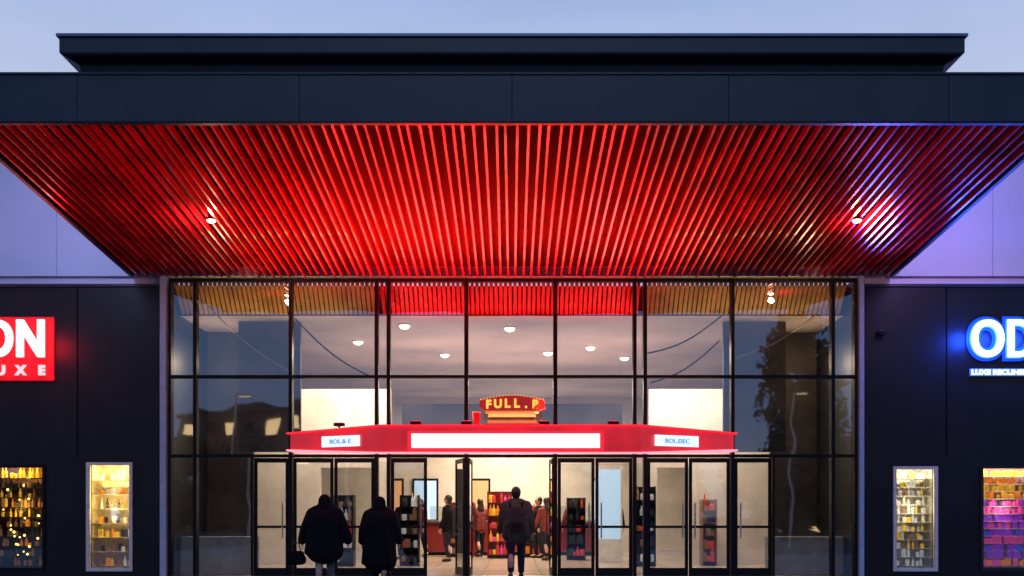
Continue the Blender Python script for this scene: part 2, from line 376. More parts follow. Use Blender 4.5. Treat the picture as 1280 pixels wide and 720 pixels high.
# raised roof
R=empty('raised_roof'); R.parent=B
def loft(prof,yb):
    bm=bmesh.new(); pr=None
    for z,h,yf in prof:
        r=[bm.verts.new(c) for c in ((-h,yf,z),(h,yf,z),(h,yb,z),(-h,yb,z))]
        if pr:
            for k in range(4): bm.faces.new((pr[k],pr[(k+1)%4],r[(k+1)%4],r[k]))
        else: bm.faces.new(r)
        pr=r
    bm.faces.new(pr); return bm
mk('roof_base',loft([(7.19,5.82,-5.95),(7.42,5.82,-5.95)],-1),M['recess'],R)
mk('roof_slab',loft([(7.30,5.94,-6.12),(7.40,5.95,-6.15),(7.46,6.10,-6.32),(7.48,6.14,-6.34),(7.69,6.14,-6.34)],-0.6),M['fascia'],R,bevel=.01)
mk('roof_edge_trim',loft([(7.693,6.17,-6.37),(7.73,6.17,-6.37)],-0.55),M['trim'],R)

# ---- entrance marquee
Q=empty('entrance_marquee'); Q.parent=B
def prism(pts,z0f,z1f):
    bm=bmesh.new(); lo=[bm.verts.new((x,y,z0f(x))) for x,y in pts]; hi=[bm.verts.new((x,y,z1f(x))) for x,y in pts]
    bm.faces.new(lo); bm.faces.new(hi); n=len(pts)
    for k in range(n): bm.faces.new((lo[k],lo[(k+1)%n],hi[(k+1)%n],hi[k]))
    return bm
P=[(-4.25,-.7),(-2.4,-1.6),(2.35,-1.6),(4.25,-.7),(4.18,-.095),(-4.18,-.095)]
f0=lambda x:2.36+.11*max(0,(abs(x)-2.3)/1.9); f1=lambda x:2.84-.07*max(0,(abs(x)-2.3)/1.9)
mk('marquee_body',prism(P,f0,f1),M['redfascia'],Q,bevel=.015)
P2=[(-4.32,-.72),(-2.42,-1.66),(2.37,-1.66),(4.32,-.72),(4.22,-.1),(-4.22,-.1)]
mk('marquee_top_trim',prism(P2,lambda x:f1(x)+.003,lambda x:f1(x)+.03),M['redtrim'],Q)
mk('marquee_light_strip',prism(P2,lambda x:f0(x)-.035,lambda x:f0(x)-.003),M['strip'],Q)
mkbox('light_box_frame',(-1.90,1.67,-1.64,-1.602,2.40,2.74),M['redtrim'],Q,.01)
mkbox('light_box',(-1.83,1.60,-1.67,-1.643,2.44,2.70),M['lightbox'],Q,.01)

# ---------------------------------------------------------------- text
def text(name,s,size,m,parent,loc,rot=(math.radians(90),0,0),off=0.0,ext=0.02,sx=1.0,spacing=1.0,align='CENTER'):
    c=bpy.data.curves.new(name,'FONT'); c.body=s; c.size=size; c.extrude=ext; c.offset=off; c.align_x=align; c.space_character=spacing
    t=bpy.data.objects.new(name+'_tmp',c); COL.objects.link(t)
    bpy.context.view_layer.update()
    me=bpy.data.meshes.new_from_object(t.evaluated_get(bpy.context.evaluated_depsgraph_get())); 
    bpy.data.objects.remove(t)
    me.name=name; me.materials.clear(); me.materials.append(m)
    o=bpy.data.objects.new(name,me); COL.objects.link(o); o.parent=parent; o.location=loc; o.rotation_euler=rot; o.scale=(sx,1,1)
    return o
ang=math.atan2(.9,1.875)
for sx_,wd,s,xc in ((-1,.84,'BOL.& E',-3.18),(1,.96,'BOL.EIEC',3.05)):
    yc=-1.6+.9*(abs(xc)-2.375)/1.875
    e=empty('marquee_sign',(xc,yc-.03,2.59)); e.rotation_euler=(0,0,sx_*ang)
    info(e,'small pale cyan lit sign with blue lettering on red marquee','sign','small signs on the marquee')
    mkbox('sign_board',(-wd/2,wd/2,-.03,.0,-.10,.10),M['cyanboard'],e)
    text('lettering',s,.11,M['bluemark'],e,(0,-.035,-.04),off=.003,ext=.004,sx=1.25)
# topper sign
e=empty('stacked_sign',(-0.0,-1.05,2.875)); info(e,'small stacked red and amber sign with glowing gold letters on marquee','sign')
bm=bmesh.new()
out=[(-.50,.30),(-.62,.36),(-.60,.50)]+[(-.60+1.2*i/12,.50+.09*math.sin(math.pi*i/12)) for i in range(1,12)]+[(.60,.50),(.62,.36),(.50,.30)]
fr=[bm.verts.new((x,-.05,z)) for x,z in out]; bk=[bm.verts.new((x,.05,z)) for x,z in out]
bm.faces.new(fr); bm.faces.new(bk)
for i in range(len(out)):
    j=(i+1)%len(out); bm.faces.new((fr[i],fr[j],bk[j],bk[i]))
mk('sign_face',bm,M['archred'],e)
for i,ch in enumerate('FULL.B'):
    t=-1+2*i/5; text('letter',ch,.22,M['yellow'],e,(.44*t,-.06,.365-.02*t*t),off=.010,ext=.01,sx=1.0)
bm=bmesh.new()
for i in range(21): bmesh.ops.create_uvsphere(bm,u_segments=8,v_segments=6,radius=.011,matrix=Matrix.Translation((-.58+1.16*i/20,-.065,.505+.085*math.sin(math.pi*i/20))))
for i in range(19): bmesh.ops.create_uvsphere(bm,u_segments=8,v_segments=6,radius=.012,matrix=Matrix.Translation((-.43+.048*i,-.155,.178)))
mk('bulb_row',bm,M['bulb'],e)
for i,(hw,m) in enumerate(((.50,'amber'),(.44,'bulb'),(.42,'wood'),(.46,'amber'),(.52,'archred'))):
    mkbox('base_tier',(-hw,hw,-.14,.14,.26-.06*i,.26-.06*i+.032),M[m],e,.01)
e=empty('red_cup',(-0.66,-1.15,2.885)); info(e,'small lit red paper cup shape beside the stacked sign','cup')
bm=bmesh.new(); cyl(bm,.055,0,.24,16,.08); mk('cup_body',bm,M['redfascia'],e)
bm=bmesh.new(); cyl(bm,.085,.241,.265,16,.075); mk('cup_lid',bm,M['amber'],e)

# big letters
def ring_glyph(outer,inner,th):
    bm=bmesh.new(); n=len(outer)
    A=[[bm.verts.new((x,y,z)) for x,z in pts] for pts in (outer,inner) for y in (0,th)]
    of,ob,nf,nb=A
    for i in range(n):
        j=(i+1)%n
        bm.faces.new((of[i],of[j],nf[j],nf[i])); bm.faces.new((ob[i],ob[j],nb[j],nb[i]))
        bm.faces.new((of[i],of[j],ob[j],ob[i])); bm.faces.new((nf[i],nf[j],nb[j],nb[i]))
    return bm
def poly_glyph(pts,th):
    bm=bmesh.new(); a=[bm.verts.new((x,0,z)) for x,z in pts]; b=[bm.verts.new((x,th,z)) for x,z in pts]
    bm.faces.new(a); bm.faces.new(b); n=len(pts)
    for i in range(n): bm.faces.new((a[i],a[(i+1)%n],b[(i+1)%n],b[i]))
    return bm
def glyph(ch,w_,h,t,g,th):
    if ch=='O':
        n=40; o=[];i_=[]
        for k in range(n):
            a=2*math.pi*k/n; c,s=math.cos(a),math.sin(a)
            c2=math.copysign(abs(c)**.92,c); s2=math.copysign(abs(s)**.92,s)
            o.append((w_/2+(w_/2+g)*c2,h/2+(h/2+g)*s2)); i_.append((w_/2+(w_/2-t-g)*c2,h/2+(h/2-t-g)*s2))
        return ring_glyph(o,i_,th)
    if ch=='D':
        o=[(-g,-g)];i_=[(t+g,t*.85+g)]
        for k in range(25):
            a=-math.pi/2+math.pi*k/24; r=w_*.62
            o.append((w_-r+(r+g)*math.cos(a),h/2+(h/2+g)*math.sin(a))); i_.append((w_-r+(r-t-g)*math.cos(a),h/2+(h/2-t*.85-g)*math.sin(a)))
        o.append((-g,h+g)); i_.append((t+g,h-t*.85-g)); return ring_glyph(o,i_,th)
    if ch=='E':
        u=t*.9; m=h/2
        return poly_glyph([(-g,-g),(w_+g,-g),(w_+g,u+g),(t+g,u+g),(t+g,m-u/2-g),(w_*.9+g,m-u/2-g),(w_*.9+g,m+u/2+g),(t+g,m+u/2+g),(t+g,h-u-g),(w_+g,h-u-g),(w_+g,h+g),(-g,h+g)],th)
    if ch=='N':
        d=t*1.15
        return poly_glyph([(-g,-g),(t+g,-g),(t+g,h-d*1.9),(w_-t*1.0-g,-g),(w_+g,-g),(w_+g,h+g),(w_-t-g,h+g),(w_-t-g,d*1.9),(t+g,h+g),(-g,h+g)],th)
LW=(.63,.56,.45,.63,.54); GAP=.08
W0=sum(LW)+4*GAP
def bigsign(x0,halo,face,label,t,z0=4.32,g=.022,deep=None):
    e=empty('cinema_sign',(x0,-0.12,z0)); info(e,label,'sign')
    x=0; H=.73
    for k,(ch,w_) in enumerate(zip('ODEON',LW)):
        mk('letter',glyph(ch,w_,H,t,0,.05),face,e,(x,-.14,0))
        mk('letter_halo',glyph(ch,w_,H,t,g,.03),halo,e,(x,-.085,0))
        if deep: mk('letter_glow_plate',glyph(ch,w_,H,t,.075,.02),deep,e,(x,-.045-.005*(k%2),0))
        x+=w_+GAP
    return e
e=bigsign(fx(64)-.03-W0,M['redhalo'],M['letter'],'white illuminated cinema letters on glowing red panel against black wall',.13)
mkbox('red_panel',(-.12,W0+.16,-.05,-.01,-.46,.80),M['redpanel'],e,.03)
for ch,p in zip('LUXE',(-22,4,29,55)):
    text('small_letter',ch,.25,M['letterdim'],e,((p-640)/63.3-e.location.x,-.08,-.34),off=.014,ext=.02,sx=1.0)
e2=bigsign(fx(1208),M['bluehalo'],M['bluewhite'],'white illuminated cinema letters with blue glow on black wall',.118,g=.022,deep=M['deepblue'])
mkbox('strip_board',(0,W0,-.05,-.02,-.36,-.22),M['stripblue'],e2)
text('small_lettering','LUXE RECLINER CINEMA',.13,M['palemark'],e2,(.02,-.06,-.335),off=.008,ext=.005,spacing=1.05,align='LEFT',sx=1.15)
for dx in (-1.8,-.6,.15):
    light('sign_glow','POINT',(fx(62)+dx,-.42,4.55),26,(1,.012,.02),.25)
for dx in (-.12,.32,.98,1.7,2.4):
    light('sign_glow','POINT',(fx(1208)+dx,-.32,4.68),95,(.012,.08,1),.2)

# ---------------------------------------------------------------- downlights
def dome(bm,r,h,z,n=18):
    pr=None
    for k in range(6):
        a=math.pi/2*k/6; rr=r*math.cos(a); zz=z-h*math.sin(a)
        c=[bm.verts.new((rr*math.cos(2*math.pi*i/n),rr*math.sin(2*math.pi*i/n),zz)) for i in range(n)]
        if pr:
            for i in range(n): bm.faces.new((pr[i],pr[(i+1)%n],c[(i+1)%n],c[i]))
        else: bm.faces.new(c)
        pr=c
    bm.faces.new(pr)
def fixture(name,r,lens,label,cat,group,ring,h):
    e=empty(name); info(e,label,cat,group)
    bm=bmesh.new(); cyl(bm,r*1.25,0,.02,20); mk('housing',bm,ring,e)
    bm=bmesh.new(); dome(bm,r,h,-.002); mk('lens',bm,lens,e)
    return e
dl=fixture('canopy_downlight',.06,M['pinkdisc'],'round black downlight with bright warm lens among red slats','downlight','downlights in the canopy',M['black'],.03)
pts=[(-5.1,-2.9,1),(5.85,-2.9,1)]
for k,(x,y,s) in enumerate(pts):
    z=zs(y)-.015
    o=dl if k==0 else dup_tree(dl,(x,y,z))
    o.location=(x,y,z); o.scale=(1.2,)*3
    light('downlight_beam','POINT',(x,y,z-.16),62*s,(1,.34,.22),.06)
ld=fixture('lobby_downlight',.11,M['warmdisc'],'round lobby ceiling downlight glowing warm white','downlight','downlights in the lobby ceiling',M['shelfwhite'],.07)
k=0
for x,y in ((-2.3,1.6),(-.05,1.9),(1.9,4.4),(-1.7,5.5),(.9,5.2),(2.9,6.0),(-3.6,3.6)):
    if k==0: ld.location=(x,y,5.275)
    else: dup_tree(ld,(x,y,5.275))
    k+=1
for (x,y,en,c) in [(-4,3.4,290,(1,.82,.64)),(4,3.4,290,(1,.82,.64)),(0,9,560,(1,.82,.62)),(0,12.7,330,(1,.84,.66))]:
    light('lobby_light','AREA',(x,y,5.0),en,c,2.5,1.5)
light('ceiling_fill','AREA',(0,5.0,2.9),230,(1,.66,.52),7,5,rot=(math.pi,0,0))  # fill without a fixture, added to brighten the lobby ceiling
for sd in (-1,1): light('gold_slat_fill','AREA',(sd*4.8,.30,4.9),13,(1,.62,.18),3.2,.15,rot=(math.pi,0,0))  # added lamps for the gold slats that imitate a reflection
light('red_slat_fill','AREA',(0,.30,5.0),60,(1,.008,.006),5,.15,rot=(math.pi,0,0))  # added red lamp, brightens the imitated slat reflection
for sd in (-1,1): light('ledge_light','POINT',(sd*6.25,1.2,4.4),26,(1,.70,.42),.2)
# red floodlights on marquee: a tight beam on the rear soffit and a softer wash forward
fl=empty('red_floodlight'); info(fl,'small black floodlight with red lens standing on marquee','floodlight','red floodlights on the marquee')
bm=bmesh.new(); box(bm,-.10,.10,-.07,.07,.03,.09); box(bm,-.02,.02,-.02,.02,0,.03); mk('housing',bm,M['black'],fl,bevel=.008)
bm=bmesh.new(); box(bm,-.08,.08,-.055,.055,.091,.097); mk('lens',bm,M['reddisc'],fl)
for k,(x,en,ew) in enumerate(((-3.3,.35,.3),(-1.8,1.1,1.1),(-.85,1.2,1.1),(.6,1.0,1.0),(1.9,.5,.5))):
    y=-.75 if abs(x)>3 else -1.1
    o=fl if k==0 else dup_tree(fl,(x,y,2.885)); o.location=(x,y,2.885)
    l=light('red_flood_beam','AREA',(x,y,3.02),230*en,(1,.012,.006),.3,.16,rot=(math.radians(180+10),0,0)); l.data.spread=math.radians(85)
    l=light('red_flood_wash','AREA',(x,y,3.03),140*ew,(1,.004,.003),.3,.16,rot=(math.radians(180+34),0,0)); l.data.spread=math.radians(105)
for sd in (-1,1):  # hidden floodlights added to brighten the pale upper walls
    e=empty('added_wall_flood',(sd*7.66,-3.4,6.75)); info(e,'small black floodlight added out of view on canopy side to brighten pale wall','floodlight','added floodlights on the canopy sides')
    mkbox('housing',(-.06,.06,-.12,.12,-.05,.05),M['black'],e,.006); mkbox('lens',(-.05,.05,.121,.126,-.04,.04),M['addedlens'],e)
    l=light('wall_fill','AREA',(sd*7.85,-3.2,6.75),(85 if sd>0 else 50),(.58,.34,1) if sd>0 else (.50,.52,1),.5,.5); aim(l,(sd*9.8,0,7.0))
e=empty('added_violet_flood',(7.25,-.17,4.75)); info(e,'small violet floodlight added on black wall to tint canopy','floodlight')  # added floodlight, tints the right-hand slats violet
mkbox('housing',(-.07,.07,-.12,.03,0,.08),M['black'],e,.006); mkbox('lens',(-.05,.05,-.10,.01,.081,.085),M['addedlens'],e)
l=light('added_violet_fill','SPOT',(7.25,-.32,4.95),1100,(.12,.12,1),.3,spot=math.radians(66)); aim(l,(6.7,-5.4,6.5))
dusk_fill=light('dusk_fill','SUN',(0,-30,40),0.25,(.75,.8,1),rot=(math.radians(50),0,0)); dusk_fill.data.angle=math.radians(30)  # weak cool fill added to the dusk sky light; no sun is up

# ---------------------------------------------------------------- shop windows
def lathe(bm,prof,n=10):
    pr=None
    for r,z in prof:
        c=[bm.verts.new((r*math.cos(2*math.pi*i/n),r*math.sin(2*math.pi*i/n),z)) for i in range(n)]
        if pr:
            for i in range(n): bm.faces.new((pr[i],pr[(i+1)%n],c[(i+1)%n],c[i]))
        else: bm.faces.new(c[::-1])
        pr=c
    bm.faces.new(pr)
meshes={}
def pmesh(kind,colname):
    key=(kind,colname)
    if key in meshes: return meshes[key]
    bm=bmesh.new()
    if kind=='bottle': lathe(bm,[(.035,0),(.04,.01),(.04,.15),(.03,.19),(.014,.22),(.014,.27),(.017,.272),(.017,.29)])
    elif kind=='box': 
        box(bm,-.055,.055,-.03,.03,0,.18); bmesh.ops.bevel(bm,geom=bm.edges[:],offset=.006,segments=1,affect='EDGES')
    else: lathe(bm,[(.04,0),(.055,.01),(.06,.10),(.05,.13),(.052,.132),(.052,.155),(.045,.16)])
    me=bpy.data.meshes.new(kind+'_'+colname); bmesh.ops.recalc_face_normals(bm,faces=bm.faces); bm.to_mesh(me); bm.free(); me.materials.append(PAL[colname]); meshes[key]=me
    return me
def product(kind,colname,loc,s=1):
    nm={'bottle':'bottle','box':'product_box','jar':'jar'}[kind]
    o=bpy.data.objects.new(nm,pmesh(kind,colname)); COL.objects.link(o); o.location=loc; o.scale=(s*random.uniform(.8,1.2),s,s*random.uniform(.7,1.2)); o.rotation_euler=(0,0,random.uniform(-.4,.4))
    info(o,'small %s %s on a display shelf'%(colname,nm.replace('_',' ')),nm.replace('_',' '),'goods on display shelves')
def shopwindow(wv,backm,frame,lc,le,rows_,cols,kinds,cols_,ps=1.0,shelfm=None,sparks=0,pt=.6):
    x0,x1,z0,z1=wv; D=.6; yb=.15
    e=empty('shop_window'); e.parent=B
    t=.06
    bm=bmesh.new(); box(bm,x0-.01,x0+t-.01,-.15,-.05,z0-.01,z1+.01); box(bm,x1-t+.01,x1+.01,-.15,-.05,z0-.01,z1+.01); box(bm,x0+t-.01,x1-t+.01,-.149,-.051,z1-t+.01,z1+.01); box(bm,x0+t-.01,x1-t+.01,-.149,-.051,z0-.01,z0+t)
    mk('window_frame',bm,frame,e)
    bm=bmesh.new(); box(bm,x0+t,x1-t,-.10,-.09,z0+t,z1-t); mk('window_glass',bm,M['glassdoor'],e)
    bm=bmesh.new(); box(bm,x0-.05,x1+.05,yb+D,yb+D+.05,z0-.1,z1+.1)
    box(bm,x0-.1,x0-.05,.135,yb+D,z0-.1,z1+.1); box(bm,x1+.05,x1+.1,.135,yb+D,z0-.1,z1+.1); box(bm,x0-.1,x1+.1,.135,yb+D+.05,z1+.1,z1+.15); box(bm,x0-.1,x1+.1,.135,yb+D+.05,z0-.14,z0-.1)
    mk('display_case',bm,backm,e)
    bm=bmesh.new(); zz=[]
    for r in range(rows_):
        z=z0+.08+(z1-z0-.12)*r/rows_; zz.append(z); box(bm,x0-.04,x1+.04,.25,.6,z-.012,z)
    mk('shelf',bm,shelfm or backm,e)
    for r,z in enumerate(zz):
        for c in range(cols):
            if random.random()<.08: continue
            product(random.choice(kinds),random.choice(cols_[r%len(cols_)] if isinstance(cols_[0],list) else cols_),(x0+.10+(x1-x0-.2)*c/(cols-1)+random.uniform(-.02,.02),.31+random.uniform(0,.10),z+.001),ps*random.uniform(.75,1.1))
    if sparks:
        bm=bmesh.new()
        for q in range(sparks):
            bmesh.ops.create_uvsphere(bm,u_segments=8,v_segments=6,radius=random.uniform(.008,.026),matrix=Matrix.Translation((random.uniform(x0+.1,x1-.1),random.uniform(.1,.24),random.uniform(z0+.3,z1-.1))))
        mk('fairy_lights',bm,M['spark'],e)
    light('display_light','AREA',((x0+x1)/2,.2,z1),le,lc,(x1-x0)*.8,.12,rot=(math.radians(20),0,0))
    light('display_light','POINT',((x0+x1)/2,.08,(z0+z1)*pt+.0),le*.6,lc,.15)
shopwindow(WIN[0],M['wood'],M['black'],(1,.56,.12),20,10,12,['bottle','jar','bottle'],[['black','brown'],['black','brown','black'],['brown','black','orange'],['black','brown','black'],['orange','brown','black'],['black','yellow'],['yellow','orange','brown'],['yellow','black','brown'],['black','brown'],['yellow','orange']],.75,M['recess'],30)
shopwindow(WIN[1],M['cream'],M['shelfwhite'],(1,.66,.18),38,7,7,['box','jar','bottle'],['yellow','orange','white','black','brown'],.8)
shopwindow(WIN[2],M['shelfwhite'],M['shelfwhite'],(1,.78,.46),20,11,8,['jar','box','bottle'],['white','white','yellow','brown','white'],.7)
rw=[['orange','pink'],['purple','purple'],['purple','blue'],['pink','pink'],['purple','blue'],['pink','purple'],['purple','purple'],['pink','pink'],['purple','pink'],['yellow','orange'],['yellow','yellow'],['orange','orange'],['yellow','yellow']]
shopwindow(WIN[3],M['cream'],M['greyframe'],(1,.62,.62),16,13,15,['box','box','jar'],rw,.78)

# ---------------------------------------------------------------- lobby furniture
e=empty('concession_counter',(0,11,0)); info(e,'long dark red snack counter with steel top at lobby back','counter')
mkbox('counter_base',(-2.6,2.6,-.4,.4,.1,1.0),M['counter'],e,.02); mkbox('counter_top',(-2.7,2.7,-.46,.46,1.0,1.06),M['steel'],e,.01); mkbox('kickboard',(-2.55,2.55,-.34,.34,.0,.1),M['black'],e)
mkbox('glass_guard',(-2.5,2.5,-.3,-.28,1.06,1.5),M['glassdoor'],e)
s=empty('pale_display_panel',(2.5,6,0)); info(s,'tall freestanding pale blue lit display panel in lobby','display panel')
mkbox('panel_case',(-.35,.35,0,.12,.0,2.5),M['shelfwhite'],s,.01); mkbox('screen',(-.30,.30,-.012,-.002,.6,2.4),M['teal'],s)
def kiosk(x,y,wd=.9,h=1.7,cl=('red','black','white','brown'),rws=5,fm='black'):
    s=empty('display_rack',(x,y,0)); info(s,'freestanding shop rack stacked with small goods','display rack','display racks in the lobby')
    bm=bmesh.new(); box(bm,-wd/2,-wd/2+.025,-.2,.2,0,h); box(bm,wd/2-.025,wd/2,-.2,.2,0,h); box(bm,-wd/2+.025,wd/2-.025,.18,.2,0,h); mk('rack_frame',bm,M[fm],s)
    bm=bmesh.new()
    for r in range(rws): box(bm,-wd/2+.026,wd/2-.026,-.19,.179,.1+r*h/5.2,.115+r*h/5.2)
    mk('rack_shelf',bm,M[fm],s)
    m_=max(3,int(wd*9))
    for r in range(rws):
        for c in range(m_):
            if random.random()<.12: continue
            product(random.choice(['jar','jar','bottle']),random.choice(cl),(x-wd/2+.09+c*(wd-.18)/max(1,m_-1)+random.uniform(-.02,.02),y-.05+random.uniform(-.05,.05),.116+r*h/5.2),random.uniform(.9,1.3))
kiosk(-2.45,4.2,.45); kiosk(3.15,4.0,.5,1.9); kiosk(-.35,8.6,.7,1.9,('orange','red','pink','yellow'),fm='counter'); kiosk(.75,9.2,.8,1.5,('orange','red','red','black'),fm='counter'); kiosk(-4.0,4.0,.5); kiosk(-1.5,9.4,.8,1.6,fm='counter'); kiosk(1.75,7.6,.5,1.7,('black','red','black')); kiosk(4.75,4.4,.35,1.6,('brown','red','black'),fm='wood')
for x,mm,l in ((-4.2,'warmscreen','warm orange'),(-3.0,'teal','pale blue'),(-1.2,'warmscreen','warm orange'),(3.2,'teal','pale blue')):
    s=empty('framed_poster',(x,14.9,1.0)); info(s,'%s lit framed poster on cream lobby wall'%l,'poster','posters on the lobby wall')
    mkbox('poster_frame',(-.45,.45,0,.07,0,1.5),M['black'],s,.01); mkbox('poster',(-.38,.38,-.012,-.002,.08,1.42),M[mm],s)

# ---------------------------------------------------------------- surroundings across the road
def leaves(bm,c,rad,n,size):
    for _ in range(n):
        while True:
            p=Vector([random.uniform(-1,1) for _ in range(3)])
            if p.length<1: break
        p=Vector((p.x*rad[0],p.y*rad[1],p.z*rad[2]))+Vector(c)
        a=Vector([random.gauss(0,1) for _ in range(3)]).normalized(); b=a.cross(Vector([random.gauss(0,1) for _ in range(3)])).normalized()
        s=size*random.uniform(.6,1.3)
        bm.faces.new([bm.verts.new(p+a*s),bm.verts.new(p+b*s*.6),bm.verts.new(p-a*s),bm.verts.new(p-b*s*.6)])
bm=bmesh.new()
for k in range(60):
    x=-75+k*2.6+random.uniform(-2,2); y=-62+random.uniform(-8,8); h=random.uniform(4.0,7.5)
    if abs(x)<8: h*=.7
    big=20<x<29
    if big: h=random.uniform(13,17)
    cyl(bm,.22,-.13,h*.5,7,.12,x,y)
    for q in range(18 if big else 6): leaves(bm,(x+random.uniform(-2,2),y+random.uniform(-1,1),h*random.uniform(.15,.9)),(1.9,1.4,1.7),150,.38)
o=mk('distant_trees',bm,M['leaf']); o['kind']='stuff'; o['label']='dark row of leafy trees across the road'; o['category']='trees'
for (x,wd,h,nf) in ((-27,13,12,4),(-44,14,10,3),(36,12,9,3)):
    e=empty('street_building',(x,-84,-.13)); info(e,'dusky brick building with scattered lit windows across the road','building','buildings across the road')
    mkbox('wall',(-wd/2,wd/2,-8,0,0,h),M['brick'],e); mkbox('roof',(-wd/2-.3,wd/2+.3,-8.3,.3,h+.002,h+.4),M['fascia'],e)
    for f in range(nf):
        for c in range(6):
            r=random.random(); mm=M['warmwin'] if r<.3 else (M['coolwin'] if r<.38 else M['greyframe'])
            xx=-wd/2+1.1+c*(wd-2.2)/5
            mkbox('window',(xx-.55,xx+.55,.003,.05,.9+f*2.9,2.5+f*2.9),mm,e)
lp=None  # unseen lamp posts added for vertical streaks in the glass reflections
for x in (-22,-15.5,-9.5,10.5,16,23):
    if lp is None:
        lp=empty('added_lamp_post',(x,-38,-.13)); info(lp,'slim pale lamp post with lit head, added for reflected streaks','street lamp','added lamp posts along the road')
        bm=bmesh.new(); cyl(bm,.10,0,8,10,.06); mk('pole',bm,M['shelfwhite'],lp)
        bm=bmesh.new(); box(bm,-.12,.9,-.09,.09,8.001,8.10); mk('lamp_head',bm,M['steel'],lp)
        bm=bmesh.new(); box(bm,.2,.85,-.07,.07,7.96,7.999); mk('lens',bm,M['warmwin'],lp)
    else: dup_tree(lp,(x,-38,-.13))

# ---------------------------------------------------------------- people
def chain(bm,pts,n=12):
    P_=[]
    for p in pts:
        p=list(p)+[1]*(6-len(p)); P_.append(p)
    for p in P_:
        m_=Matrix.Translation(p[:3])@Matrix.Diagonal((p[3]*p[4],p[3]*p[5],p[3],1))
        bmesh.ops.create_uvsphere(bm,u_segments=n,v_segments=8,radius=1,matrix=m_)
    for a,b in zip(P_[:-1],P_[1:]):
        A=Vector(a[:3]); Bv=Vector(b[:3]); d=Bv-A
        if d.length<1e-4: continue
        q=d.to_track_quat('Z','Y').to_matrix()
        r0=[];r1=[]
        for i in range(n):
            t=2*math.pi*i/n; u=q@Vector((math.cos(t),math.sin(t),0))
            r0.append(bm.verts.new(A+Vector((u.x*a[3]*a[4],u.y*a[3]*a[5],u.z*a[3]))))
            r1.append(bm.verts.new(Bv+Vector((u.x*b[3]*b[4],u.y*b[3]*b[5],u.z*b[3]))))
        for i in range(n): bm.faces.new((r0[i],r0[(i+1)%n],r1[(i+1)%n],r1[i]))
        bm.faces.new(r0[::-1]); bm.faces.new(r1)
def blob(name,chains,m,parent,vox=.014,smooth=6):
    bm=bmesh.new()
    for c in chains: chain(bm,c)
    me=bpy.data.meshes.new(name+'_raw'); bm.to_mesh(me); bm.free()
    t=bpy.data.objects.new(name+'_tmp',me); COL.objects.link(t)
    r=t.modifiers.new('r','REMESH'); r.mode='VOXEL'; r.voxel_size=vox
    s=t.modifiers.new('s','SMOOTH'); s.iterations=smooth; s.factor=.5
    bpy.context.view_layer.update()
    me2=bpy.data.meshes.new_from_object(t.evaluated_get(bpy.context.evaluated_depsgraph_get()))
    bpy.data.objects.remove(t); me2.name=name; me2.materials.clear(); me2.materials.append(m)
    me2.polygons.foreach_set('use_smooth',[True]*len(me2.polygons))
    o=bpy.data.objects.new(name,me2); COL.objects.link(o); o.parent=parent; return o
